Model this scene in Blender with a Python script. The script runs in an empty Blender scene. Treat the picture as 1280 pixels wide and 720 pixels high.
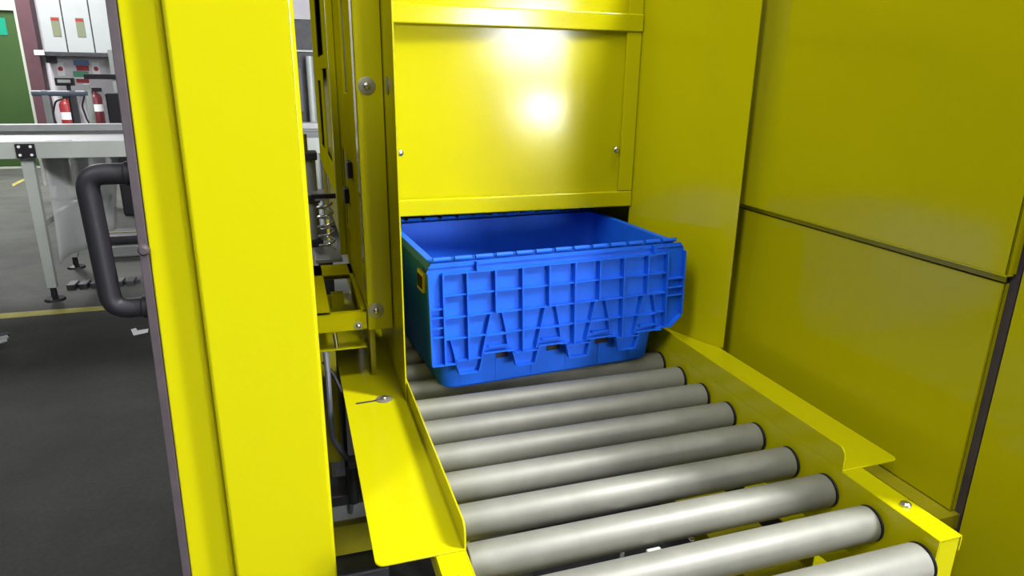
import bpy, bmesh, math, random
from mathutils import Vector, Matrix
random.seed(4)
D = bpy.data; COL = bpy.context.scene.collection
# ------------------------------------------------------------------ camera
CAM = Vector((-0.84316925, -1.26710597, 0.67337168)); F = 840.9105
YAW, PITCH, ROLL = -0.3169022610, -0.3004570861, 0.0134002466
def cam_axes():
    cy, sy = math.cos(YAW), math.sin(YAW); cp, sp = math.cos(PITCH), math.sin(PITCH)
    cr, sr = math.cos(ROLL), math.sin(ROLL)
    f = Vector((-sy*cp, cy*cp, sp)); rt = Vector((cy, sy, 0)); up = rt.cross(f)
    return f, cr*rt+sr*up, -sr*rt+cr*up
CF, CR, CU = cam_axes()
cd = D.cameras.new('camera'); cam = D.objects.new('camera', cd); COL.objects.link(cam)
cd.sensor_width = 36; cd.lens = F/1280*36; cd.clip_start = .02; cd.clip_end = 200
m = Matrix((CR, CU, -CF)).transposed().to_4x4(); m.translation = CAM
cam.matrix_world = m
bpy.context.scene.camera = cam
def ray(px, py): return CF + CR*((px-640)/F) - CU*((py-360)/F)
def at_y(px, py, y): d = ray(px, py); return CAM + d*((y-CAM.y)/d.y)      # measure a point of the photo on a known plane
def at_z(px, py, z): d = ray(px, py); return CAM + d*((z-CAM.z)/d.z)

# ------------------------------------------------------------------ materials
def mat(name, col, rough=.5, metal=0, coat=0, bump=0, bscale=60, var=0, vscale=6, emit=0, trans=0, alpha=1, spec=.5, rvar=0):
    m = D.materials.new(name); m.use_nodes = True; nt = m.node_tree; N = nt.nodes; L = nt.links
    b = N['Principled BSDF']
    c = (*col, 1)
    b.inputs['Base Color'].default_value = c; b.inputs['Roughness'].default_value = rough
    b.inputs['Metallic'].default_value = metal; b.inputs['Coat Weight'].default_value = coat
    b.inputs['Coat Roughness'].default_value = .08; b.inputs['Transmission Weight'].default_value = trans
    b.inputs['Specular IOR Level'].default_value = spec; b.inputs['Alpha'].default_value = alpha
    if emit: b.inputs['Emission Color'].default_value = c; b.inputs['Emission Strength'].default_value = emit
    tc = N.new('ShaderNodeTexCoord')
    if var:
        n = N.new('ShaderNodeTexNoise'); n.inputs['Scale'].default_value = vscale; n.inputs['Detail'].default_value = 8
        n.inputs['Roughness'].default_value = .6
        L.new(tc.outputs['Object'], n.inputs['Vector'])
        r = N.new('ShaderNodeValToRGB'); r.color_ramp.elements[0].position = .3; r.color_ramp.elements[1].position = .7
        r.color_ramp.elements[0].color = (*[x*(1-var) for x in col], 1); r.color_ramp.elements[1].color = (*[min(1, x*(1+var)) for x in col], 1)
        L.new(n.outputs['Fac'], r.inputs['Fac']); L.new(r.outputs['Color'], b.inputs['Base Color'])
    if rvar:
        n = N.new('ShaderNodeTexNoise'); n.inputs['Scale'].default_value = 9; n.inputs['Detail'].default_value = 6
        L.new(tc.outputs['Object'], n.inputs['Vector'])
        mr = N.new('ShaderNodeMapRange'); mr.inputs['To Min'].default_value = max(.02, rough-rvar); mr.inputs['To Max'].default_value = rough+rvar
        L.new(n.outputs['Fac'], mr.inputs['Value']); L.new(mr.outputs['Result'], b.inputs['Roughness'])
    if bump:
        n = N.new('ShaderNodeTexNoise'); n.inputs['Scale'].default_value = bscale; n.inputs['Detail'].default_value = 3
        L.new(tc.outputs['Object'], n.inputs['Vector'])
        bp = N.new('ShaderNodeBump'); bp.inputs['Strength'].default_value = bump; bp.inputs['Distance'].default_value = .002
        L.new(n.outputs['Fac'], bp.inputs['Height']); L.new(bp.outputs['Normal'], b.inputs['Normal'])
    return m
YEL = (.44, .41, .002)
M = dict(
 yellow=mat('yellow_paint', YEL, .13, bump=.05, bscale=160, rvar=.03, spec=.28),
 yellow_matte=mat('dark_yellow_paint', (.28, .25, .005), .5, spec=.3, var=.12, vscale=14, bump=.1),  # darker, matte copy of the yellow for inner and lower parts
 yellow_dull=mat('shaded_yellow_paint', (.38, .34, .002), .9, spec=.0, var=.08, vscale=10),  # yellow darkened and without sheen, the tray's shade put into its colour
 steel=mat('zinc_roller', (.215, .215, .185), .5, metal=.2, var=.08, vscale=22, rvar=.06, bump=.03, bscale=200),
 bolt=mat('zinc_bolt', (.62, .60, .55), .25, metal=1),
 washer=mat('dull_washer', (.34, .33, .25), .45, metal=.7),
 blue=mat('blue_polyethylene', (.006, .10, .62), .55, spec=.22, var=.12, vscale=16, bump=.06, bscale=90, rvar=.07),
 blue_in=mat('blue_polyethylene_inside', (.004, .10, .62), .5, spec=.2, var=.1, vscale=10),
 black=mat('black_plastic', (.012, .011, .014), .5, spec=.3, bump=.05),
 rubber=mat('dark_rubber', (.055, .042, .05), .6, var=.2, vscale=30),
 dark=mat('dark_steel', (.045, .045, .05), .5, metal=.3, var=.3, vscale=12),
 grey=mat('grey_aluminium', (.32, .33, .33), .42, metal=.5, var=.08),
 pale=mat('pale_galvanised', (.40, .43, .40), .5, metal=.2, var=.08, vscale=4),
 cable=mat('grey_cable', (.075, .08, .10), .45),
 white=mat('white_plastic', (.75, .75, .72), .5, var=.05),
 wall=mat('wall_paint', (.55, .53, .56), .8, var=.08, vscale=1.5),
 green=mat('green_door_paint', (.03, .075, .012), .55, var=.08, vscale=2),
 teal=mat('teal_sticker', (.0, .25, .15), .5, var=.03),
 frame=mat('white_door_frame', (.44, .47, .40), .6, var=.05),
 maroon=mat('maroon_paint', (.085, .035, .045), .6, var=.1),
 card=mat('white_carton', (.34, .36, .36), .7, var=.05, vscale=2),
 red=mat('red_paint', (.30, .025, .028), .4, var=.05),
 darkred=mat('dark_red_paint', (.13, .015, .02), .4, var=.05),
 bluep=mat('blue_print', (.12, .2, .38), .6, var=.03), greenp=mat('green_print', (.08, .28, .16), .6, var=.03),
 olivep=mat('olive_print', (.15, .17, .10), .6, var=.03), sticker=mat('yellow_sticker', (.42, .32, .03), .5, var=.04),
 line=mat('yellow_floor_paint', (.36, .33, .07), .7, var=.3, vscale=6),
 paper=mat('white_paper', (.75, .75, .76), .8, var=.03),
 rail=mat('blue_grey_paint', (.09, .115, .15), .5, var=.05),
 film=mat('clear_wrap_film', (.55, .57, .57), .25, alpha=.5, bump=.6, bscale=12),
)
# hall floor: worn grey concrete
def floor_mat():
    m = D.materials.new('worn_concrete'); m.use_nodes = True; nt = m.node_tree; N = nt.nodes; L = nt.links
    b = N['Principled BSDF']; tc = N.new('ShaderNodeTexCoord')
    n1 = N.new('ShaderNodeTexNoise'); n1.inputs['Scale'].default_value = .9; n1.inputs['Detail'].default_value = 9; n1.inputs['Roughness'].default_value = .65
    n2 = N.new('ShaderNodeTexNoise'); n2.inputs['Scale'].default_value = 60; n2.inputs['Detail'].default_value = 4
    L.new(tc.outputs['Object'], n1.inputs['Vector']); L.new(tc.outputs['Object'], n2.inputs['Vector'])
    r = N.new('ShaderNodeValToRGB'); r.color_ramp.elements[0].position = .35; r.color_ramp.elements[1].position = .68
    r.color_ramp.elements[0].color = (.058, .060, .053, 1); r.color_ramp.elements[1].color = (.125, .129, .112, 1)
    L.new(n1.outputs['Fac'], r.inputs['Fac'])
    mx = N.new('ShaderNodeMix'); mx.data_type = 'RGBA'; mx.blend_type = 'OVERLAY'; mx.inputs['Factor'].default_value = .35
    sp = N.new('ShaderNodeSeparateXYZ'); L.new(tc.outputs['Object'], sp.inputs[0])
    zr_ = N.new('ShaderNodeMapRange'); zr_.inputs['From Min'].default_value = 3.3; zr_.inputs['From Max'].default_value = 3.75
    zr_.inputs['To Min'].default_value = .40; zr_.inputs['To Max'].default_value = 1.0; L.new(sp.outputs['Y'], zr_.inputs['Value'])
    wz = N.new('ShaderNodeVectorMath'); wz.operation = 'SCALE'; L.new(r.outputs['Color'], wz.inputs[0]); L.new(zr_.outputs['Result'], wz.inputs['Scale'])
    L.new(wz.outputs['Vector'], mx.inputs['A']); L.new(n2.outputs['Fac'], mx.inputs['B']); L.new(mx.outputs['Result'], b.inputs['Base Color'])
    b.inputs['Roughness'].default_value = .7; b.inputs['Specular IOR Level'].default_value = .15
    bp = N.new('ShaderNodeBump'); bp.inputs['Strength'].default_value = .3; bp.inputs['Distance'].default_value = .003
    L.new(n2.outputs['Fac'], bp.inputs['Height']); L.new(bp.outputs['Normal'], b.inputs['Normal'])
    return m
M['floor'] = floor_mat()

# ------------------------------------------------------------------ mesh helpers
class MB:
    def __init__(s): s.bm = bmesh.new()
    def box(s, x0, x1, y0, y1, z0, z1, rz=0):
        r = bmesh.ops.create_cube(s.bm, size=1); vs = r['verts']
        bmesh.ops.scale(s.bm, vec=(abs(x1-x0), abs(y1-y0), abs(z1-z0)), verts=vs)
        if rz: bmesh.ops.rotate(s.bm, cent=(0, 0, 0), matrix=Matrix.Rotation(rz, 3, 'Z'), verts=vs)
        bmesh.ops.translate(s.bm, vec=((x0+x1)/2, (y0+y1)/2, (z0+z1)/2), verts=vs); return s
    def prism(s, pts, ext):
        """closed polygon of 3-D points swept by vector ext"""
        ext = Vector(ext); a = [s.bm.verts.new(Vector(p)) for p in pts]; b = [s.bm.verts.new(Vector(p)+ext) for p in pts]
        n = len(a); s.bm.faces.new(a[::-1]); s.bm.faces.new(b)
        for i in range(n): s.bm.faces.new((a[i], a[(i+1) % n], b[(i+1) % n], b[i]))
        return s
    def tube(s, path, r, seg=16, cap=True):
        P = [Vector(p) for p in path]; rings = []
        up = None
        for i, p in enumerate(P):
            t = (P[min(i+1, len(P)-1)]-P[max(i-1, 0)]).normalized()
            if up is None: up = t.orthogonal().normalized()
            up = (up-t*up.dot(t)).normalized(); q = t.cross(up)
            rr = r[i] if isinstance(r, (list, tuple)) else r
            rings.append([s.bm.verts.new(p+up*(rr*math.cos(2*math.pi*k/seg))+q*(rr*math.sin(2*math.pi*k/seg))) for k in range(seg)])
        for a, b in zip(rings, rings[1:]):
            for k in range(seg): s.bm.faces.new((a[k], a[(k+1) % seg], b[(k+1) % seg], b[k]))
        if cap: s.bm.faces.new(rings[0][::-1]); s.bm.faces.new(rings[-1])
        return s
    def cyl(s, p0, p1, r, seg=24): return s.tube([p0, p1], r, seg)
    def lathe(s, c, axis, prof, seg=24):
        """prof: list of (distance along axis, radius)"""
        c = Vector(c); axis = Vector(axis).normalized()
        return s.tube([c+axis*d for d, _ in prof], [max(r, 1e-4) for _, r in prof], seg)
    def quad(s, a, b, c, d): s.bm.faces.new([s.bm.verts.new(Vector(p)) for p in (a, b, c, d)]); return s
    def build(s, name, m, parent=None, origin=None, bevel=0, smooth=True, seg=2):
        me = D.meshes.new(name)
        bmesh.ops.recalc_face_normals(s.bm, faces=s.bm.faces)
        o = D.objects.new(name, me); COL.objects.link(o)
        og = Vector(origin) if origin is not None else (Vector(parent['_o']) if parent is not None else Vector((0, 0, 0)))
        if og.length: bmesh.ops.translate(s.bm, vec=-og, verts=s.bm.verts)
        if smooth:
            for f in s.bm.faces: f.smooth = True
            for e in s.bm.edges:
                if len(e.link_faces) == 2 and e.calc_face_angle(0) > .6: e.smooth = False
        s.bm.to_mesh(me); s.bm.free(); me.materials.append(M[m] if isinstance(m, str) else m)
        if parent is not None: o.parent = parent
        else: o.location = og
        o['_o'] = tuple(og)
        if bevel:
            b = o.modifiers.new('bevel', 'BEVEL'); b.width = bevel; b.segments = seg; b.limit_method = 'ANGLE'; b.angle_limit = .6
            b.harden_normals = True
        return o
def thing(name, label, cat, loc, rz=0, group=None):
    o = D.objects.new(name, None); COL.objects.link(o); o.location = loc; o.rotation_euler.z = rz; o.empty_display_size = .1
    o['label'] = label; o['category'] = cat; o['_o'] = tuple(loc)
    if group: o['group'] = group
    return o
def tag(o, label, cat, group=None):
    o['label'] = label; o['category'] = cat
    if group: o['group'] = group
    return o
def struct(o): o['kind'] = 'structure'; return o
def arc(c, r, a0, a1, n, ax, ay):
    c = Vector(c); ax = Vector(ax); ay = Vector(ay)
    return [c+ax*(r*math.cos(a0+(a1-a0)*k/n))+ay*(r*math.sin(a0+(a1-a0)*k/n)) for k in range(n+1)]
def fillet(path, r, n=6):
    P = [Vector(p) for p in path]; out = [P[0]]
    for a, b, c in zip(P, P[1:], P[2:]):
        u = (a-b).normalized(); w = (c-b).normalized(); h = r
        p, q = b+u*h, b+w*h
        for k in range(n+1):
            t = k/n; out.append(p*(1-t)**2+b*(2*t*(1-t))+q*t*t)
    out.append(P[-1]); return out
def dome_bolt(parent, c, axis, r=.009, washer=.0, name='bolt'):
    c = Vector(c); axis = Vector(axis).normalized()
    prof = [(0, r), (r*.25, r)] + [(r*.25+r*.6*math.sin(a), r*math.cos(a)) for a in (.3, .6, .9, 1.2, 1.5)]
    o = MB().lathe(c+axis*(.002 if washer else 0), axis, prof, 20).build(name, 'bolt', parent)
    if washer: MB().lathe(c, axis, [(0, washer), (.0015, washer), (.0022, washer*.9)], 28).build('washer', 'washer', o)
    return o

# ================================================================== roller conveyor
ZR = .048; W = .6545; RR = .0285; PITCH_R = .095; Y0, Y1 = -.683, .98
cv = thing('roller_conveyor', 'grey steel roller conveyor with yellow side rails carrying the blue tote', 'conveyor', (-W/2, Y0, -.8))
def rail(sgn, x0):
    a = lambda d: x0+sgn*d                                   # d = distance outwards from the lane
    ch = MB()
    ch.box(a(0), a(.003), Y0, Y1, -.085, ZR)                 # web
    ch.box(a(.001), a(.045), Y0, Y1, ZR-.003, ZR)            # top flange
    ch.box(a(-.05), a(.001), Y0+.002, Y1, -.085, -.082)      # bottom flange
    ch.box(a(.042), a(.045), Y0, Y1, .022, ZR)
    o = ch.build('side_rail', 'yellow', cv, bevel=.0008)
    MB().box(a(.0045), a(.0405), Y0+.001, Y0+.004, -.085, ZR-.004).build('end_plate', 'yellow', o, bevel=.0008)
    return o
rr = rail(1, 0); rl = rail(-1, -W)
dome_bolt(rr, (.024, -.602, ZR), (0, 0, 1), .0085); dome_bolt(rl, (-.679, -.560, ZR), (0, 0, 1), .0065)
MB().lathe((-.679, -.560, ZR), (0, 0, 1), [(0, .0105), (.001, .0105)], 20).build('washer', 'washer', rl)
nroll = 18
for k in range(nroll):
    yy = (k-7)*PITCH_R
    prof = [(0, .012), (.001, RR-.003), (.0025, RR-.0008), (.005, RR), (W-.019, RR), (W-.0165, RR-.0008), (W-.015, RR-.003), (W-.014, .012)]
    ro = MB().lathe((-W+.007, yy, 0), (1, 0, 0), prof, 40).build('roller', 'steel', cv)
    for sx, x in ((1, -.0068), (-1, -W+.0068)):
        MB().lathe((x, yy, 0), (sx, 0, 0), [(0, RR-.001), (.0012, RR+.0004), (.0028, RR), (.0055, .011)], 32).build('end_cap', 'black', ro)
# cross members, drive box and sensors below the rollers
for y in (-.60, -.24, .14, .55):
    MB().box(-W+.003, -.003, y-.022, y+.022, -.081, -.062).build('cross_member', 'yellow_matte', cv, bevel=.0015)
MB().box(-W+.004, -W+.13, Y0+.02, Y1, -.135, -.088).build('drive_cover', 'dark', cv, bevel=.002)
MB().box(-.20, -.09, Y0+.02, Y1, -.130, -.086).build('lower_bar', 'yellow_matte', cv, bevel=.002)
MB().box(-W+.02, -.02, Y0+.02, Y1, -.20, -.19).build('belly_plate', 'dark', cv, bevel=.001)
for (px, py, s) in ((780, 642, .011), (818, 687, .012)):
    p = at_z(px, py, -.012)
    b = MB().box(p.x-s, p.x+s, p.y-s*.45, p.y+s*.45, -.030, -.012).build('bearing_block', 'frame', cv, bevel=.002)
    MB().box(p.x-.004, p.x+.004, p.y-.004, p.y+.004, -.190, -.029).build('stem', 'grey', b)
p = at_z(864, 673, -.06); dome_bolt(cv, (p.x, p.y, -.062), (0, 0, 1), .006)
for x in (-W-.02, .02):
    for y in (-.45, .75):
        lg = MB().box(x-.02, x+.02, y-.02, y+.02, -.78, -.085).build('leg', 'yellow', cv, bevel=.002)
        MB().lathe((x, y, -.8), (0, 0, 1), [(0, .04), (.008, .038), (.014, .012), (.02, .012)], 24).build('foot', 'black', lg)
# angle guides bolted on the rails
HG = .0425
def guide(sgn, x0, yf, wfl):
    a = lambda d: x0+sgn*d
    yb = .335
    leg = [(a(0), yb, ZR), (a(0), yf, ZR), (a(0), yf-.0, ZR+.028), (a(0), yf+.003, ZR+.036), (a(0), yf+.010, ZR+HG), (a(0), yb, ZR+HG)]
    g = MB(); g.prism(leg, (sgn*.003, 0, 0))
    fl = [(a(.001), yb, ZR+.0002), (a(.001), yf, ZR+.0002)] + [(a(wfl-.012)+sgn*.012*math.sin(t), yf+.012-.012*math.cos(t), ZR+.0002) for t in (0, .4, .8, 1.2, 1.57)] + [(a(wfl), yb, ZR+.0002)]
    g.prism(fl, (0, 0, .003))
    return g.build('side_guide', 'yellow', cv, bevel=.0009)
gr = guide(1, 0, -.497, .122); gl = guide(-1, -W, -.504, .124)
dome_bolt(gl, (-.702, -.015, ZR+.0032), (0, 0, 1), .0062, .0165)
MB().box(-.758, -.70, -.020, -.017, ZR+.0034, ZR+.0055, rz=.06).build('shadow_bar', 'rubber', gl)  # thin dark bar standing for the divider plate edge's cast shadow

# ================================================================== tote
ANG = math.radians(3.89)
to = thing('storage_tote', 'blue plastic lidded tote with ribbed flap hanging down its front', 'storage box', (-.594, .027, RR), ANG)
TB = RR                                                     # local z = 0 is the tote base
def tbuild(mb, name, mt, parent=None, **k): return mb.build(name, mt, parent or to, origin=(0, 0, 0), **k)
UW, VD, H = .590, .40, .292
def ring(u0, u1, v0, v1, z, r=.03, n=5):
    pts = []
    for cu, cvv, a in ((u1-r, v0+r, -math.pi/2), (u1-r, v1-r, 0), (u0+r, v1-r, math.pi/2), (u0+r, v0+r, math.pi)):
        for k in range(n+1):
            t = a+math.pi/2*k/n; pts.append((cu+r*math.cos(t), cvv+r*math.sin(t), z))
    return pts
def loft(bm, rings, closed=False, cap0=False, cap1=False):
    R_ = [[bm.verts.new(p) for p in r] for r in rings]
    for a, b in zip(R_, R_[1:]):
        for k in range(len(a)): bm.faces.new((a[k], a[(k+1) % len(a)], b[(k+1) % len(a)], b[k]))
    if cap0: bm.faces.new(R_[0][::-1])
    if cap1: bm.faces.new(R_[-1])
b = MB()
loft(b.bm, [ring(.030, .540, .012, .386, 0), ring(.024, .546, .006, .392, .006), ring(.012, .578, .004, .394, H-.022), ring(-.001, .591, .001, .399, H-.021, .014),
            ring(-.001, .591, .001, .399, H, .014), ring(.014, .576, .014, .386, H, .024), ring(.036, .552, .036, .352, .008)], cap0=True, cap1=True)
body = tbuild(b, 'body', 'blue', bevel=.0015)
# shallow vertical seams of the body
b = MB()
for u in (.062, .146, .232, .317, .401, .487):
    b.prism([(u-.001, .0062, .010), (u+.001, .0062, .010), (u+.001, .0045, H-.03), (u-.001, .0045, H-.03)], (0, -.0014, 0))
tbuild(b, 'stiffening_rib', 'blue', body)
for u0, u1 in ((.146, .174), (.268, .300), (.392, .424)):      # dark hand slots seen between the flap fingers
    tbuild(MB().box(u0, u1, .0040, .0085, .060, .090), 'hand_slot', 'black', body)
# lid flaps, one hanging on each long side
US = [.021, .072, .134, .195, .257, .319, .380, .441, .504, .556]
ZS = [.297, .252, .205, .159, .121]
def flap(sign):
    """sign=1: front flap in front of v=0, hinged along the rim; built in local coords, world z minus base"""
    vz = 0 if sign > 0 else .40; q = -sign                 # outward direction
    z = lambda w: w-TB
    slab = [(0, .318), (-.010, .300), (-.008, .110), (.000, .103), (.040, .103), (.052, .078), (.093, .076), (.104, .112)]
    for c in (.203, .330, .457): slab += [(c-.028, .114), (c-.021, .080), (c+.021, .079), (c+.029, .112)]
    slab += [(.575, .120), (.594, .128), (.604, .145), (.606, .306), (.597, .318)]
    def fv(w, d): return vz+q*(.006+(.318-w)*.05+d)          # slight outward lean from the hinge
    f = MB(); n = len(slab)
    A = [f.bm.verts.new((u, fv(w, 0), z(w))) for u, w in slab]; B = [f.bm.verts.new((u, fv(w, .003), z(w))) for u, w in slab]
    f.bm.faces.new(A); f.bm.faces.new(B[::-1])
    for i in range(n): f.bm.faces.new((A[i], A[(i+1) % n], B[(i+1) % n], B[i]))
    fo = tbuild(f, 'lid_flap', 'blue')
    def bar(mb, u0, w0, u1, w1, t=.0024, hgt=.014):
        dx, dz = u1-u0, w1-w0; L = math.hypot(dx, dz); nx, nz = -dz/L*t/2, dx/L*t/2
        P = [(u0+nx, w0+nz), (u1+nx, w1+nz), (u1-nx, w1-nz), (u0-nx, w0-nz)]
        a = [mb.bm.verts.new((u, fv(w, .001), z(w))) for u, w in P]; c = [mb.bm.verts.new((u, fv(w, .001+hgt), z(w))) for u, w in P]
        mb.bm.faces.new(a); mb.bm.faces.new(c[::-1])
        for i in range(4): mb.bm.faces.new((a[i], a[(i+1) % 4], c[(i+1) % 4], c[i]))
    r = MB()
    for i, w in enumerate(ZS[:4]): bar(r, US[0], w, US[-1], w, .0026, .0130)
    for i, u in enumerate(US):
        t = .0034
        if i in (0, 9): bar(r, u, .297, u, .121 if i else .104, t, .016)
        elif i % 2: bar(r, u, .297, u, .108, t, .016)               # lines down into the fingers
        else: bar(r, u, .297, u, .205, t, .016)                     # lines that end on an A apex
    for c in (.0725, .202, .330, .457):                      # finger outline
        bar(r, c-.030, .113, c-.022, .081); bar(r, c-.022, .080, c+.021, .079); bar(r, c+.022, .080, c+.030, .113); bar(r, c-.026, .110, c+.027, .110)
    for c in (.135, .2605, .3835, .508):                      # the letter-A shaped ribs between the fingers
        bar(r, c-.013, .204, c-.034, .114); bar(r, c+.013, .204, c+.022, .160); bar(r, c+.022, .152, c+.026, .126)
        bar(r, c-.024, .157, c+.022, .157); bar(r, c-.030, .118, c+.036, .118, .003); bar(r, c-.018, .131, c+.025, .131)
        bar(r, c+.024, .116, c+.040, .116)
    bar(r, .034, .157, .050, .082)
    bar(r, -.008, .300, -.006, .106, .004); bar(r, -.006, .105, .046, .104, .003); bar(r, .604, .300, .603, .148, .004)
    bar(r, -.006, .208, .021, .208); bar(r, -.006, .166, .021, .166); bar(r, -.006, .226, .021, .226); bar(r, -.006, .186, .021, .186)
    bar(r, .556, .236, .602, .236); bar(r, .556, .196, .602, .196); bar(r, .556, .215, .602, .215); bar(r, .575, .122, .602, .145, .003); bar(r, .530, .121, .575, .121, .003)
    bar(r, .095, .317, .095, .299, .004); bar(r, .52, .317, .52, .299, .004); bar(r, -.006, .311, .600, .311, .002, .005)
    tbuild(r, 'lid_rib', 'blue', fo)
    for k in range(13):                                       # hinge knuckles along the rim
        u0 = .006+k*.0452
        hmb = MB().cyl((u0, vz+q*.004, z(.3245)), (u0+.036, vz+q*.004, z(.3245)), .0048, 12)
        tbuild(hmb, 'hinge_knuckle', 'blue', fo)
    return fo
flap(1); flap(-1)
b = MB().cyl((-.004, .004, .3245-TB), (.594, .004, .3245-TB), .0016, 8)
tbuild(b, 'hinge_rod', 'blue')
b = MB().cyl((-.004, .396, .3245-TB), (.594, .396, .3245-TB), .0016, 8); tbuild(b, 'hinge_rod', 'blue')
st = tbuild(MB().prism([(.0075, .070, .205), (.0075, .120, .205), (.0092, .120, .248), (.0092, .070, .248)], (-.0055, 0, 0)), 'barcode_label', 'sticker', body)
st['label'] = 'small yellow label on the tote end'
b = MB()
for k in range(5): b.box(.0010, .0040, .075+k*.008, .075+k*.008+(.003 if k % 2 else .006), .212, .240)
tbuild(b, 'print', 'black', st)

# ================================================================== front header frame above the outfeed opening
YB = .336; TOP = 1.02
hp = thing('header_panel', 'flat glossy yellow steel panel in a frame directly above the blue tote', 'panel', (-.30, YB, -.8))
XL, XR = -.6575, .016
fb = MB()
fb.box(XL, XR, YB, YB+.012, .353, .394)
fb.box(XL, XR, YB-.004, YB+.012, .790, .832)
fb.box(-.024, XR, YB+.0004, YB+.012, .394, TOP)
fb.box(XL, -.622, YB+.0004, YB+.012, .394, TOP)
fo = fb.build('frame', 'yellow', hp, bevel=.0035, seg=3)
MB().box(XL, XR, YB+.012, YB+.05, .353, .356).build('bottom_lip', 'yellow', fo)
MB().prism([(XL+.005, YB+.028, .36), (XR-.005, YB+.010, .36), (XR-.005, YB+.013, .36), (XL+.005, YB+.031, .36)], (0, 0, .44)).build('lower_sheet', 'yellow', hp)
MB().prism([(XL+.005, YB+.027, .80), (XR-.005, YB+.009, .80), (XR-.005, YB+.013, .80), (XL+.005, YB+.031, .80)], (0, 0, TOP-.80)).build('upper_sheet', 'yellow', hp)
dome_bolt(hp, at_y(770, 187, YB+.0005), (0, -1, 0), .0085); dome_bolt(hp, at_y(500, 191, YB+.0005), (0, -1, 0), .0085)
MB().box(.048, .074, YB+.016, YB+.044, -.80, .60).build('leg', 'yellow', hp, bevel=.002)
MB().box(-.02, .074, YB+.0125, YB+.0158, .36, .60).build('bracket', 'yellow', hp, bevel=.001)

tn = thing('shade_hood', 'dark hood added behind the header panel to keep light off the tote interior', 'shade hood', (-.3, .7, -.8))  # hood added behind the header to darken the inside of the tote
b = MB(); b.box(-.680, .06, 1.10, 1.11, .06, .60); b.box(-.680, .06, YB+.055, 1.10, .60, .61)
b.box(-.680, -.677, YB+.055, 1.10, .06, .60); b.box(.050, .053, YB+.055, 1.10, .06, .60)
b.build('hood', 'yellow_matte', tn, bevel=.001)
for x in (-.665, .045): MB().box(x-.01, x+.01, 1.11, 1.13, -.8, .60).build('leg', 'yellow_matte', tn)
# flared side plate right of the tote
def sheet_path(pts, t=.003):
    """vertical sheet following a polyline in plan; returns closed plan outline"""
    P = [Vector((x, y)) for x, y in pts]; L_, R2 = [], []
    for i, p in enumerate(P):
        d = (P[min(i+1, len(P)-1)]-P[max(i-1, 0)]).normalized(); n = Vector((-d.y, d.x))*t/2
        L_.append(p+n); R2.append(p-n)
    return L_+R2[::-1]
b = MB(); z0 = ZR+.0035
b.prism([(p.x, p.y, z0) for p in sheet_path([(.0175, YB+.012), (.100, .086), (.110, .062), (.127, .027)])], (0, 0, TOP-z0))
b.build('flared_plate', 'yellow', None, origin=(.07, .18, z0), bevel=.0006)
o = D.objects['flared_plate']; tag(o, 'tall yellow steel plate angled outwards on the right side of the blue tote', 'panel')

# right-hand recessed enclosure panels
pn = thing('side_panel', 'recessed yellow steel wall panel with a horizontal seam, right of the angled plate', 'panel', (.18, -.2, -.8))
YN, YF = -.574, .34
b = MB().box(.164, .167, YN, YF, .402, TOP); b.box(.164, .180, YN, YF, .399, .402); b.box(.164, .185, YN-.0, YN+.003, .402, TOP)
b.build('upper_sheet', 'yellow', pn, bevel=.0008)
b = MB().box(.180, .183, YN+.010, YF, -.020, .384); b.box(.180, .200, YN+.010, YN+.013, -.020, .384)
b.box(.1805, .1835, YN+.010, YF, .3865, .4)
b.build('lower_sheet', 'yellow', pn, bevel=.0008)
MB().box(.060, .200, YN, YF, -.050, -.022).build('bottom_ledge', 'yellow_matte', pn, bevel=.001)
MB().box(.19, .21, YN-.004, YF, -.80, TOP).build('backing_frame', 'rubber', pn, bevel=.001)
dr = thing('access_door', 'plain yellow door panel at the right edge beyond the black gap', 'door panel', (.18, -.63, -.8))
b = MB().box(.172, .175, -.700, -.591, -.70, TOP); b.box(.172, .195, -.594, -.591, -.70, TOP); b.box(.172, .195, -.703, -.700, -.70, TOP)
b.build('door_sheet', 'yellow', dr, bevel=.0015)
MB().box(.195, .215, -.703, -.580, -.80, TOP).build('door_seal', 'rubber', dr)

# ================================================================== left side: plate, post, tray, slotted frame
XP = -.661
b = MB().box(XP, XP+.003, -.034, YB-.003, z0, TOP)
o = b.build('divider_plate', 'yellow', None, origin=(XP, .15, z0), bevel=.0006)
tag(o, 'narrow vertical yellow plate, its bright edge just left of the blue tote', 'plate')
post = thing('corner_post', 'dark yellow upright post with two round washers, left of the header panel', 'post', (-.69, .12, -.8))
b = MB().box(-.7155, -.6625, .100, .103, .160, TOP); b.box(-.7155, -.7095, .100, .145, .160, TOP); b.box(-.6655, -.6625, .100, .145, .160, TOP)
b.build('channel', 'yellow', post, bevel=.002, seg=3)
p = at_y(458, 107, .1); dome_bolt(post, (p.x, .1, p.z), (0, -1, 0), .0065, .0165)
p = at_y(470, 388, .1); dome_bolt(post, (p.x, .1, p.z), (0, -1, 0), .0065, .0165)
MB().lathe((XP-.0002, .045, .66), (-1, 0, 0), [(0, .0165), (.0015, .0165), (.002, .015)], 28).build('washer', 'washer', o)
MB().box(-.7120, -.7000, .108, .140, z0, .158).build('back_leg', 'yellow_matte', post, bevel=.002)
tr = thing('frame_tray', 'yellow rectangular steel bracket tray at the foot of the washer post', 'bracket', (-.77, .28, -.8))
b = MB(); x0, x1, y0, y1 = -.835, -.716, .100, .50; za, zb = .163, .203
b.box(x0, x1, y0, y0+.004, za, zb); b.box(x0, x1, y1-.004, y1, za, zb); b.box(x0, x0+.004, y0, y1, za, zb); b.box(x1-.004, x1, y0, y1, za, zb)
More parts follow.
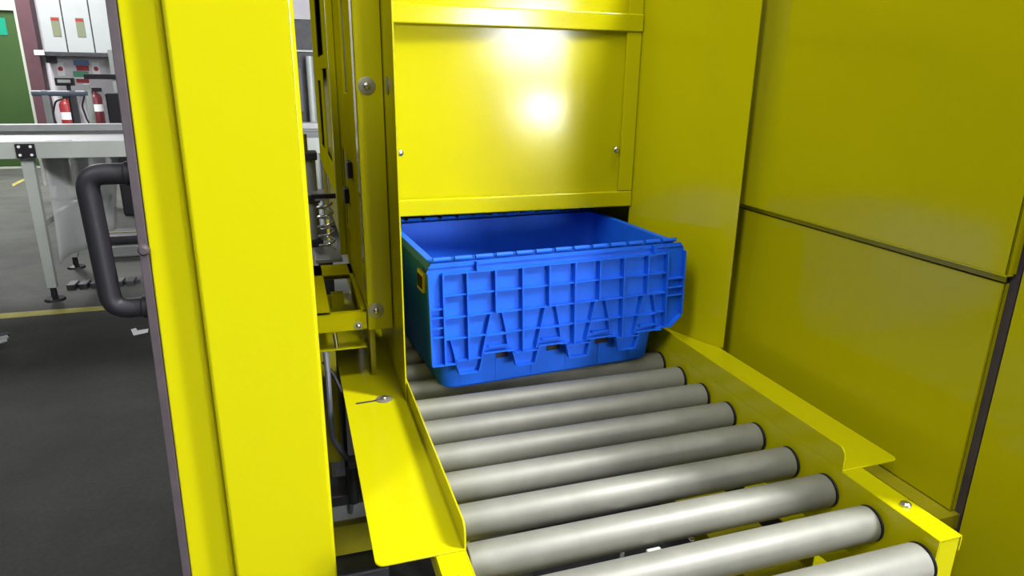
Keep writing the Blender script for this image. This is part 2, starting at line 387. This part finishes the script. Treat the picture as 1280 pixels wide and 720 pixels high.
b.box(x0, x1, y0, y0+.014, zb-.003, zb+.0002); b.box(x0, x0+.045, y0, y1, zb-.003, zb+.0002); b.box(x1-.010, x1, y0, y1, zb-.003, zb+.0002); b.box(x0, x1, y1-.10, y1, zb-.003, zb+.0002)
b.build('ring', 'yellow_dull', tr, bevel=.0012)
MB().box(x0+.004, x1-.004, y0+.004, y1-.004, .120, .123).build('tray_floor', 'yellow', tr)
MB().box(-.775, -.745, y1-.13, y1-.10, .123, .160).build('stop_block', 'yellow', tr, bevel=.001)
for y in (.34, .47): MB().box(x0+.002, x0+.03, y-.015, y+.015, -.80, za).build('leg', 'yellow_matte', tr, bevel=.0015)
p = at_y(448, 407, .1); dome_bolt(tr, (p.x, .1, p.z), (0, -1, 0), .0055, .009)
sf = thing('slotted_frame', 'tall dark yellow slotted upright frame behind the washer post', 'machine frame', (-.73, .8, -.8))
XS = -.715
def slotted(ya, yb_, za_, zb_, slots):
    '''steel plate in the plane x = XS with rectangular openings (y0, y1, z0, z1)'''
    ys = sorted({ya, yb_, *[v for q in slots for v in q[:2]]}); zs_ = sorted({za_, zb_, *[v for q in slots for v in q[2:]]})
    bm = bmesh.new(); V = {}
    def vt(x, y, z):
        k = (x, y, z)
        if k not in V: V[k] = bm.verts.new(k)
        return V[k]
    full = lambda a, c: ya <= a < yb_ and za_ <= c < zb_ and not any(q[0] <= a+1e-6 < q[1] and q[2] <= c+1e-6 < q[3] for q in slots)
    for i_ in range(len(ys)-1):
        for j_ in range(len(zs_)-1):
            a, b2, c, d = ys[i_], ys[i_+1], zs_[j_], zs_[j_+1]
            if not full(a, c): continue
            bm.faces.new((vt(XS, a, c), vt(XS, b2, c), vt(XS, b2, d), vt(XS, a, d)))
            bm.faces.new((vt(XS+.006, a, d), vt(XS+.006, b2, d), vt(XS+.006, b2, c), vt(XS+.006, a, c)))
    front = {v: k for k, v in V.items()}
    for e in [e for e in bm.edges if len(e.link_faces) == 1]:
        a, b2 = e.verts; ka, kb = front[a], front[b2]
        if ka[0] == XS and kb[0] == XS:
            bm.faces.new((a, b2, V[(XS+.006, kb[1], kb[2])], V[(XS+.006, ka[1], ka[2])]))
    m_ = MB(); m_.bm.free(); m_.bm = bm
    return m_.build('slotted_plate', 'yellow_dull', sf, bevel=.0015)
slotted(.1465, .600, .2045, TOP, [(.30, .40, .64, .98), (.46, .56, .30, .50)])
slotted(.606, 1.95, .315, TOP+.25, [(.66, .97, .56, .865), (1.14, 1.62, .745, 1.10), (1.02, 1.34, .40, .70), (.66, .90, .36, .52), (1.45, 1.75, .40, .66)])
MB().box(-.690, -.684, .41, 1.95, .10, TOP+.25).build('inner_wall', 'yellow_matte', sf)
MB().box(-.7148, -.684, 1.944, 1.95, .315, TOP+.25).build('rear_flange', 'yellow', sf)
MB().box(-.733, -.7155, .590, .612, .2045, TOP).build('cover_strip', 'yellow', sf, bevel=.002)
MB().box(-.7145, -.7025, .52, .56, -.80, .2).build('leg', 'yellow_matte', sf, bevel=.002)
MB().box(-.712, -.700, 1.84, 1.88, -.80, .315).build('leg', 'yellow_matte', sf, bevel=.002)
for q, (y, z) in enumerate(((.26, .46), (.40, .38))): MB().box(-.726, -.716, y, y+.05, z, z+.035).build('clip', 'black', sf, bevel=.001)
# pneumatic stopper glimpsed between the column and the tray
ps = thing('pneumatic_cylinder', 'chrome and black pneumatic cylinder behind the bright yellow column', 'cylinder', (-.775, .75, .12))
MB().cyl((-.805, .75, .20), (-.805, .75, .46), .028).build('barrel', 'grey', ps, bevel=.002)
MB().cyl((-.805, .75, .46), (-.805, .75, .52), .010).build('piston_rod', 'bolt', ps)
for z in (.20, .33, .45): MB().box(-.842, -.772, .715, .785, z, z+.022).build('collar', 'black', ps, bevel=.003)
MB().box(-.80, -.735, .60, .615, .36, .372).build('bracket', 'black', ps, bevel=.001)
MB().box(-.79, -.76, .60, .76, .355, .362).build('bracket', 'grey', ps, bevel=.001)
pts = [(-.765+.020*math.cos(t), .62+.020*math.sin(t), .215+t*.0042) for t in [k*.35 for k in range(90)]]
MB().tube(pts, .0035, 8).build('coil_spring', 'bolt', ps)
MB().box(-.80, -.73, .57, .80, .19, .20).build('base_plate', 'grey', ps, bevel=.001)
MB().box(-.79, -.75, .70, .78, -.80, .19).build('stand', 'dark', ps, bevel=.002)

# things low down between the column and the left guide
lb = thing('drive_unit', 'dark motor bracket with aluminium bar low beside the left guide', 'drive', (-.79, -.1, -.8))
MB().box(-.88, -.708, .05, .075, -.262, -.205).build('bar', 'grey', lb, bevel=.002)
MB().box(-.88, -.708, .02, .10, -.205, -.18).build('clamp', 'dark', lb, bevel=.003)
MB().box(-.88, -.708, .04, .09, -.345, -.27).build('housing', 'yellow_matte', lb, bevel=.002)
MB().box(-.90, -.708, -.02, .14, -.46, -.35).build('motor', 'dark', lb, bevel=.006)
MB().box(-.80, -.74, .06, .09, -.80, -.40).build('stand', 'dark', lb, bevel=.002)
MB().box(-.825, -.783, .16, .20, -.18, .10).build('post', 'yellow_matte', lb, bevel=.002)
MB().box(-.845, -.820, .08, .30, -.18, .150).build('side_plate', 'rubber', lb, bevel=.002)
p = [at_y(418, 416, .09), at_y(421, 434, .09)]
MB().cyl(p[0], p[1], .0045, 12).build('pin', 'bolt', lb)
c = [at_y(407, 440, .06), at_y(410, 470, .05), at_y(413, 520, .03), at_y(416, 548, .02), at_y(428, 566, .01), at_y(440, 578, .01), at_y(441, 615, .02), at_y(438, 640, .05)]
MB().tube(fillet(c, .008, 3), .0058, 10).build('cable', 'cable', lb)
c = [at_y(404, 452, .07), at_y(418, 470, .06), at_y(428, 492, .05), at_y(432, 560, .05), at_y(437, 630, .06)]
MB().tube(fillet(c, .008, 3), .0040, 8).build('cable', 'black', lb)
pp = at_y(441, 600, .0)
MB().cyl((pp.x, .0, -.185), (pp.x, .0, -.10), .012, 14).build('connector', 'dark', lb, bevel=.001)
MB().box(pp.x-.006, pp.x+.01, -.01, .02, -.10, -.085).build('connector', 'cable', lb)

# ================================================================== bright guard column + door with handle
gc = thing('guard_column', 'broad bright yellow column standing nearest the camera', 'column', (-.90, -.37, -.8))
yc = -.40
b = MB(); xl, xr = at_y(213, 96, yc).x, -.8265
b.box(xl, xr, yc, yc+.05, -.80, 1.35)
b.build('box_section', 'yellow', gc, bevel=.006, seg=4)
MB().box(xl-.01, xr+.01, yc-.02, yc+.09, -.80, -.792).build('base_plate', 'yellow', gc, bevel=.001)
gd = thing('guard_door', 'narrow yellow door edge with black seal and black pull handle, left of the bright column', 'door', (-1.0, -.36, -.75))
yd = yc+.022; xd = -1.027
ea, eb = at_y(145, 0, yd), at_y(239, 720, yd)                 # the door hangs very slightly out of plumb
def xe(z): return ea.x+(eb.x-ea.x)*(z-ea.z)/(eb.z-ea.z)
za_, zb2 = -.75, 1.10
MB().prism([(xe(za_), yd, za_), (xl-.002, yd, za_), (xl-.002, yd, zb2), (xe(zb2), yd, zb2)], (0, .03, 0)).build('stile', 'yellow', gd, bevel=.003)
MB().prism([(xe(za_)-.0105, yd-.001, za_), (xe(za_)-.0003, yd-.001, za_), (xe(zb2)-.0003, yd-.001, zb2), (xe(zb2)-.0105, yd-.001, zb2)], (0, .034, 0)).build('door_seal', 'rubber', gd, bevel=.001)
yh = yd+.018; t1, t2, t3 = at_y(110, 240, yh), at_y(150, 217, yh), at_y(158, 385, yh)
hx2 = at_y(137, 365, yh).x
xs1, xs2 = xe(t2.z)-.010, xe(t3.z)-.010
MB().prism([(xe(za_)-.0100, yd+.034, za_), (xe(za_)-.003, yd+.034, za_), (xe(.9)-.003, yd+.034, .9), (xe(.9)-.0100, yd+.034, .9)], (.05, .80, 0)).build('door_pane', 'rubber', gd, bevel=.001)
hd = MB().tube(fillet([(xs1, yh, t2.z), (t1.x, yh, t2.z), (hx2, yh, t3.z), (xs2, yh, t3.z)], .020, 8), .0125, 18).build('pull_handle', 'black', gd)
for x, z in ((xs1, t2.z), (xs2, t3.z)): MB().lathe((x-.0005, yh, z), (-1, 0, 0), [(0, .0145), (.006, .0145), (.008, .013)], 20).build('flange', 'black', hd)
p = at_y(178, 313, yd-.002); MB().lathe((xe(p.z)-.005, yd-.001, p.z), (0, -1, 0), [(0, .007), (.003, .0065), (.006, .004)], 18).build('knob', 'rubber', gd)

# ================================================================== hall
ZF = -.80
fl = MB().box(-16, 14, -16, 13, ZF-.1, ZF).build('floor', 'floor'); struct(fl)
YW = 11.7
struct(MB().box(-16, 14, YW, YW+.2, ZF, 6).build('wall_back', 'wall'))
o = MB().prism([at_z(0, 398.5, ZF+.001), at_z(150, 386, ZF+.001), at_z(400, 372, ZF+.001), at_z(400, 368, ZF+.001), at_z(150, 381, ZF+.001), at_z(0, 392, ZF+.001)], (0, 0, .001)).build('trim_1', 'line'); struct(o)
o = MB().prism([at_z(15, 230, ZF+.001), at_z(33, 222, ZF+.001), at_z(33, 224.5, ZF+.001), at_z(16, 233, ZF+.001)], (0, 0, .001)).build('trim_2', 'line'); struct(o)
# green door with pale frame
def wy(px, py, d=0): return at_y(px, py, YW-d)
tl = wy(16, 10); br = wy(45, 150)
xr_ = br.x+.02; zt = wy(20, 14).z
dw = thing('door_1', 'green door', 'door', (xr_-.6, YW-.03, ZF)); del dw['label'], dw['category']; struct(dw)
MB().box(xr_-1.3, xr_-.02, YW-.05, YW-.002, ZF, zt).build('door_leaf', 'green', dw, bevel=.004)
MB().box(xr_-.02, xr_+.11, YW-.09, YW-.001, ZF, zt+.13).box(xr_-1.4, xr_-.02, YW-.09, YW-.001, zt, zt+.13).build('door_frame', 'frame', dw, bevel=.006)
a = wy(-6, 22, .055); c = wy(10, 44, .055)
MB().box(a.x, c.x, YW-.056, YW-.051, c.z, a.z).build('exit_sticker', 'teal', dw)
MB().box(xr_-1.4, xr_+.11, YW-.12, YW-.09, ZF, ZF+.03).build('door_sill', 'frame', dw, bevel=.003)
a = wy(30, 0, .1); c = wy(49, 150, .1)
x_a = wy(35, 75, .1).x; x_b = wy(48, 75, .1).x
o = MB().box(x_a, x_b+.06, YW-.22, YW-.001, ZF, 5.5).build('steel_column', 'maroon', None, origin=(x_a, YW-.1, ZF), bevel=.01); tag(o, 'maroon steel column against the wall between green door and white cartons', 'column')
# shelf with three white cartons
zs = wy(95, 66, .3).z
sh = thing('wall_shelf', 'dark wall shelf under the row of white cartons', 'shelf', (wy(95, 66, .3).x, YW-.3, zs))
xa, xb = wy(46, 66, .5).x, wy(150, 66, .5).x
MB().box(xa, xb, YW-.6, YW-.001, zs-.06, zs).build('shelf_board', 'dark', sh, bevel=.005)
a = wy(50, 63, .61); MB().box(a.x-.08, a.x+.05, YW-.62, YW-.601, zs-.05, zs+.02).build('end_clip', 'paper', sh)
for x in (xa+.1, xb-.1): MB().box(x-.02, x+.02, YW-.55, YW, zs-.16, zs-.06).build('bracket', 'dark', sh)
edges = [54, 83, 117, 150]
labs = ['white carton beside the maroon column on the wall shelf', 'white carton in the middle of the wall shelf', 'white carton nearest the yellow door edge on the wall shelf']
for k in range(3):
    x0_, x1_ = wy(edges[k], 50, .55).x+.008, wy(edges[k+1], 50, .55).x-.008
    hz = zs+.95
    t = thing('carton', labs[k], 'box', ((x0_+x1_)/2, YW-.3, zs), 0, 'white cartons on the wall shelf')
    MB().box(x0_, x1_, YW-.56, YW-.05, zs, hz).build('box', 'card', t, bevel=.006)
    xm = (x0_+x1_)/2+.02
    if k == 0: xm = wy(70, 33, .56).x
    if k == 1: xm = wy(100, 30, .56).x
    if k == 2: xm = wy(142, 30, .56).x
    zz = wy(70, 33, .56).z
    lb_ = MB().box(xm-.055, xm+.055, YW-.566, YW-.5605, zz-.14, zz+.13).build('shipping_label', 'olivep', t)
    MB().box(xm-.05, xm+.05, YW-.568, YW-.5665, zz+.08, zz+.12).build('stripe', 'red', lb_)
# notices
nt = thing('safety_notice', 'large wall notice with blue, red and green bands', 'notice', wy(102, 103.5, .0))
for (pa, pb, mt) in ((75, 82, 'bluep'), (82, 88.5, 'red'), (89, 96.5, 'greenp'), (96.5, 98.5, 'paper'), (98.5, 103.5, 'red')):
    a = wy(91 if mt != 'red' else 95, pa, .02); c = wy(111.5, pb, .02)
    MB().box(a.x, c.x, YW-.02, YW, c.z, a.z).build('band', mt, nt)
for i, (px, lab) in enumerate(((75.5, 'small white notice with red spot left of the banded notice'), (120, 'small white notice with red spot right of the banded notice'))):
    a = wy(px-6, 78, .02); c = wy(px+6, 95, .02)
    t = thing('notice', lab, 'notice', ((a.x+c.x)/2, YW-.01, c.z), 0, 'small wall notices')
    MB().box(a.x, c.x, YW-.015, YW, c.z, a.z).build('sheet', 'paper', t)
    e = wy(px, 86, .02); MB().lathe((e.x, YW-.015, e.z), (0, -1, 0), [(0, .035), (.003, .035)], 16).build('red_spot', 'red', t)
# fire extinguishers
def extinguisher(px, pyt, pyb, m_, label, d=.25, s=1):
    a = wy(px, pyt, d); c = wy(px, pyb, d); h = .50*s; r = .085*s; z0_ = a.z-h-.02
    t = thing('fire_extinguisher', label, 'fire extinguisher', (a.x, YW-d, z0_), 0, 'wall fire extinguishers')
    MB().lathe((a.x, YW-d, z0_), (0, 0, 1), [(0, r*.9), (.02, r), (h-.09, r), (h-.05, r*.8), (h-.02, r*.4), (h, r*.3)], 20).build('tank', m_, t)
    MB().box(a.x-.03, a.x+.11, YW-d-.02, YW-d+.02, z0_+h, z0_+h+.06).build('valve_lever', 'black', t, bevel=.004)
    hp_ = [(a.x-.02, YW-d, z0_+h), (a.x-.13, YW-d-.02, z0_+h-.03), (a.x-.2, YW-d-.02, z0_+h*.6), (a.x-.16, YW-d-.02, z0_+.1), (a.x-.1, YW-d, z0_)]
    MB().tube(fillet(hp_, .05, 4), .014, 8).build('hose', 'black', t)
    MB().lathe((a.x, YW-d, z0_+h*.45), (0, 0, 1), [(0, r+.001), (h*.2, r+.001)], 20).build('label_band', 'paper', t)
    MB().box(a.x-.04, a.x+.04, YW-d, YW-.002, z0_+h*.6, z0_+h*.66).build('wall_bracket', 'dark', t)
extinguisher(81, 122, 150, 'red', 'red fire extinguisher on the wall under the weighing display', s=1.15)
extinguisher(117.5, 113, 150, 'darkred', 'dark red fire extinguisher on the wall right of the weighing display', s=1.1)
# weighing display on a pole, trolley rail
a = at_y(82, 102, 8.0); t = thing('weighing_display', 'black weighing display on a pole in front of the fire extinguishers', 'scale display', (a.x, 8, ZF))
MB().box(a.x-.10, a.x+.09, 7.96, 8.03, a.z-.045, a.z+.045).build('housing', 'black', t, bevel=.01)
MB().box(a.x-.07, a.x+.06, 7.955, 7.961, a.z-.012, a.z+.022).build('screen', 'pale', t)
MB().cyl((a.x+.02, 8, ZF+.05), (a.x+.02, 8, a.z-.03), .022, 12).build('pole', 'black', t)
MB().box(a.x-.2, a.x+.24, 7.8, 8.2, ZF, ZF+.06).build('base', 'dark', t, bevel=.01)
a = at_y(40, 116.5, 7.5); c = at_y(110, 114.5, 7.5)
t = thing('parts_trolley', 'blue grey tubular trolley rail in front of the back wall', 'trolley', ((a.x+c.x)/2, 7.5, ZF))
MB().cyl((a.x, 7.5, a.z), (c.x, 7.5, a.z+.0), .030, 12).build('rail', 'rail', t)
for x, mt in ((a.x+.12, 'grey'), (c.x-.15, 'dark'), (c.x, 'pale')): MB().box(x-.03, x+.03, 7.48, 7.52, ZF, a.z+(.03 if mt != 'pale' else .1)).build('post', mt, t, bevel=.004)
MB().box(a.x, c.x, 7.47, 7.53, ZF+.1, ZF+.14).build('lower_rail', 'dark', t)
a = at_y(105, 95, 7.2); c = at_y(150, 95, 7.2)
t = thing('post_arm', 'black horizontal arm reaching right from the banded notice', 'arm', (c.x, 7.2, ZF))
MB().box(a.x, c.x+.05, 7.18, 7.22, a.z-.03, a.z+.02).build('arm', 'black', t, bevel=.004)
g1 = at_y(138.5, 62, 7.25); MB().box(g1.x-.03, g1.x+.03, 7.22, 7.28, ZF, g1.z).build('post', 'pale', t, bevel=.005)
a = at_y(144, 133, 7.0)
o = MB().box(a.x-.06, a.x+.20, 6.9, 7.1, ZF, a.z+.14).build('waste_bin', 'black', None, origin=(a.x, 7, ZF), bevel=.02); tag(o, 'black bin right of the fire extinguishers, beside the yellow door edge', 'bin')

# steel belt conveyor across the hall
bc = thing('belt_conveyor', 'long pale steel belt conveyor on legs across the hall behind the door', 'conveyor', (-1.8, 4.1, ZF))
zt_, zb_ = .262, .155
MB().box(-5.2, 2.6, 3.77, 3.80, zb_, zt_).build('side_beam', 'pale', bc, bevel=.004)
MB().box(-5.2, 2.6, 4.70, 4.73, zb_, zt_).build('side_beam', 'pale', bc, bevel=.004)
MB().box(-5.2, 2.6, 3.80, 4.70, zt_-.05, zt_-.02).build('belt', 'grey', bc)
MB().box(-5.2, 2.6, 4.66, 4.76, zt_, zt_+.05).build('back_guard', 'grey', bc, bevel=.004)
a = at_y(73, 165, 4.0); MB().box(a.x-.08, a.x+.07, 3.85, 4.0, zt_-.02, zt_-.012).build('yellow_patch', 'line', bc)
a = at_y(18, 180, 3.765); c = at_y(46, 197, 3.765)
jp = MB().box(a.x, c.x, 3.757, 3.7695, c.z-.0, a.z).build('junction_plate', 'black', bc, bevel=.002)
for i in (.2, .8):
    for j in (.2, .8): MB().lathe((a.x+(c.x-a.x)*i, 3.757, c.z+(a.z-c.z)*j), (0, -1, 0), [(0, .009), (.005, .008)], 12).build('bolt', 'white', jp)
def bleg(xt, x_, y):
    l = MB().prism([(xt-.035, y-.025, zb_), (xt+.035, y-.025, zb_), (x_+.028, y-.025, ZF+.09), (x_-.028, y-.025, ZF+.09)], (0, .05, 0)).build('leg', 'pale', bc, bevel=.003)
    MB().lathe((x_, y, ZF), (0, 0, 1), [(0, .065), (.015, .06), (.03, .02), (.095, .018)], 20).build('foot', 'black', l)
xL = at_y(35, 205, 3.8).x; xf = at_z(68, 376, ZF).x
bleg(xf, xf, 3.83); x2 = at_z(103, 328, ZF).x; bleg(x2, x2, 4.70); bleg(.4, .4, 3.83); bleg(.4, .4, 4.7); bleg(-4.6, -4.6, 3.83)
MB().box(xf-.02, xf+.02, 3.85, 4.70, -.30, -.26).build('brace', 'pale', bc, bevel=.003)
# plastic wrap hanging under the conveyor between the legs
f = MB(); n = 14
for i in range(n):
    for j in range(10):
        def P_(i, j):
            u, w = i/n, j/10
            x = xf+.06+u*(.30-.10*w); y = 3.88+u*.72+.03*math.sin(9*u+4*w); z = zb_-w*(.72-.1*u)+.02*math.sin(11*u)
            return (x, y, z)
        f.quad(P_(i, j), P_(i+1, j), P_(i+1, j+1), P_(i, j+1))
bmesh.ops.remove_doubles(f.bm, verts=f.bm.verts, dist=1e-4)
o = f.build('plastic_wrap', 'film', None, origin=(xf+.2, 4.2, zb_)); tag(o, 'crumpled clear plastic wrap hanging between the conveyor legs', 'plastic wrap')
sm = o.modifiers.new('thickness', 'SOLIDIFY'); sm.thickness = .002
# floor items
t = thing('strapped_bundle', 'dark bundle with a yellow strap on a grey block behind the black handle', 'bundle', at_z(158, 322, ZF))
p = at_z(158, 322, ZF); MB().box(p.x-.20, p.x+.30, p.y, p.y+.35, ZF, ZF+.11).build('block', 'grey', t, bevel=.02)
MB().box(p.x-.22, p.x+.22, p.y-.01, p.y+.34, ZF+.11, ZF+.19).build('bundle', 'dark', t, bevel=.035, seg=3)
MB().box(p.x-.225, p.x+.225, p.y+.12, p.y+.15, ZF+.112, ZF+.195).build('strap', 'line', t)
p = at_z(86, 360, ZF); q = at_z(108, 352, ZF)
f = MB()
for k in range(6):
    x = p.x+k*.075; f.box(x, x+.055, p.y-.05, p.y+.07, ZF, ZF+.035)
f.box(p.x-.01, p.x+.46, p.y+.005, p.y+.015, ZF, ZF+.028)
o = f.build('drag_chain', 'dark', None, origin=(p.x+.2, p.y, ZF), bevel=.004); tag(o, 'short black segmented cable chain on the floor by the conveyor foot', 'cable chain')
p = at_z(174, 416, ZF)
f = MB(); f.prism([(p.x-.055, p.y+.06, ZF+.004), (p.x-.03, p.y+.075, ZF+.006), (p.x-.012, p.y+.02, ZF+.008), (p.x+.045, p.y+.035, ZF+.008), (p.x+.05, p.y-.02, ZF+.004), (p.x-.02, p.y-.05, ZF+.003)], (0, 0, .0015))
o = f.build('paper_scrap', 'paper', None, origin=(p.x, p.y, ZF)); tag(o, 'small torn scrap of white paper lying on the floor', 'paper')
t = thing('metal_grid', 'grey metal grid end poking in at the left edge of the floor', 'grid', at_z(0, 445, ZF))
p = at_z(4, 440, ZF)
for k in range(3):
    MB().cyl((p.x-.35, p.y-.25+k*.05, ZF+.06), (p.x+.02-k*.012, p.y+.02+k*.055, ZF+.06), .012, 10).build('bar', 'grey' if k < 2 else 'dark', t)
MB().box(p.x-.34, p.x-.04, p.y-.22, p.y+.06, ZF, ZF+.048).build('base', 'dark', t, bevel=.01)
# row of small containers along the foot of the back wall
row = [(53, 'white', 4, 'pale tub'), (63, 'black', 5, 'black tub'), (73, 'white', 4, 'pale tub'), (82, 'black', 5, 'black tub'), (92, 'white', 4, 'pale tub'), (99, 'dark', 3.5, 'dark tub'), (107, 'white', 4, 'pale tub'), (125, 'pale', 9, 'wide pale tub'), (143, 'black', 4, 'black tub')]
ordn = ['nearest the green door', 'second from the green door', 'third from the green door', 'fourth from the green door', 'in the middle of the row', 'sixth from the green door', 'seventh from the green door', 'eighth from the green door', 'at the right end of the row']
for (px, mt, w, nm), od in zip(row, ordn):
    a = at_y(px, 205, 9.5); s = w*.0082
    t = thing('tub', '%s on the floor under the conveyor, %s' % (nm, od), 'tub', (a.x, 9.5, ZF), 0, 'tubs along the back wall')
    MB().lathe((a.x, 9.5, ZF), (0, 0, 1), [(0, s*.85), (.02, s*.9), (.34, s), (.345, s*1.08), (.36, s*1.08)], 16).build('tub_body', mt, t)
    MB().lathe((a.x, 9.5, ZF+.36), (0, 0, 1), [(0, s*1.1), (.02, s*1.1), (.03, s*.6)], 16).build('tub_lid', mt, t)
# dark machine seen between the bright column and the slotted frame
a = at_y(381, 60, 5.8)
t = thing('control_cabinet', 'dark grey control cabinet beyond the conveyor, seen past the column', 'cabinet', (a.x, 6, ZF))
MB().box(a.x-.5, a.x+.45, 5.8, 6.4, ZF, 1.19).build('cabinet_body', 'dark', t, bevel=.01)
MB().box(a.x-.5, a.x+.45, 5.78, 5.799, .90, .915).build('trim_strip', 'pale', t)
MB().cyl((a.x+.03, 5.72, ZF), (a.x+.03, 5.72, .86), .035, 14).build('pipe', 'pale', t)
MB().box(a.x-.3, a.x-.05, 5.77, 5.799, .35, .75).build('hatch', 'cable', t, bevel=.005)
# hall behind the viewer: wall with daylight openings (reflected in the glossy paint)
struct(MB().box(-16, 14, -16.2, -16, ZF, 6).build('wall_front', 'wall'))
struct(MB().box(14, 14.2, -16, 13, ZF, 6).build('wall_right', 'wall'))
struct(MB().box(-16.2, -16, -16, 13, ZF, 6).build('wall_left', 'wall'))
glow = mat('daylight_glazing', (1, 1, 1), .5, emit=75, var=0)
glow2 = mat('sunlit_doorway_glass', (1, 1, 1), .5, emit=170)
def window(n, x0, x1, z0_, z1_, g_, y=-15.99):
    w = MB().box(x0, x1, y, y+.02, z0_, z1_).build('window_%d' % n, g_); struct(w)
    f = MB(); f.box(x0-.1, x0, y, y+.06, z0_-.1, z1_+.1); f.box(x1, x1+.1, y, y+.06, z0_-.1, z1_+.1); f.box(x0-.1, x1+.1, y, y+.06, z0_-.1, z0_); f.box(x0-.1, x1+.1, y, y+.06, z1_, z1_+.1)
    f.build('window_frame', 'pale', w)
window(1, 3.6, 5.4, 1.1, 2.7, glow)
window(2, 4.3, 5.5, -.3, .15, glow2)

# ================================================================== lights
def area(name, loc, target, sx, sy, power, col=(1, 1, 1)):
    l = D.lights.new(name, 'AREA'); l.shape = 'RECTANGLE'; l.size = sx; l.size_y = sy; l.energy = power; l.color = col
    o = D.objects.new(name, l); COL.objects.link(o); o.location = loc
    o.rotation_euler = (Vector(target)-Vector(loc)).to_track_quat('-Z', 'Y').to_euler(); return o
area('key_fill_lamp', (1.9, -1.9, 3.9), (-.6, -.2, 0), .35, 1.2, 280)
area('key_fill_lamp', (2.8, -2.5, 4.8), (-.6, -.3, .3), .5, 1.2, 260)  # added fill for the column front and header panel
area('key_fill_lamp', (-.25, -1.3, 5.0), (-.2, -.4, 0), .5, 1.2, 110)  # added overhead fill to lift the guide flanges and rollers
area('window_daylight', (7.8, -15.9, 2.7), (-.3, 0, .3), 2.4, 2.2, 2500, (.93, .97, 1))
area('key_fill_lamp', (-4.8, -4.2, 5.2), (.1, -.2, .3), 1.2, 2.4, 275)  # added fill from the left for the right-hand panels
area('key_fill_lamp', (-.6, -6.0, 4.5), (-.6, 0, .4), 1.2, 2.4, 45)  # weak frontal fill added for the corner post
area('key_fill_lamp', (-4.6, 9.2, 4.2), (-4.6, 9.4, 0), .6, 2.4, 520)  # added to brighten the far floor and back wall
w = D.worlds.new('hall_air'); bpy.context.scene.world = w; w.use_nodes = True
w.node_tree.nodes['Background'].inputs[0].default_value = (.80, .84, .9, 1); w.node_tree.nodes['Background'].inputs[1].default_value = .2

for o in D.objects:
    if '_o' in o: del o['_o']
sc = bpy.context.scene
sc.view_settings.view_transform = 'Standard'; sc.view_settings.look = 'None'; sc.view_settings.gamma = 1; sc.view_settings.exposure = 0
sc.view_settings.use_curve_mapping = False
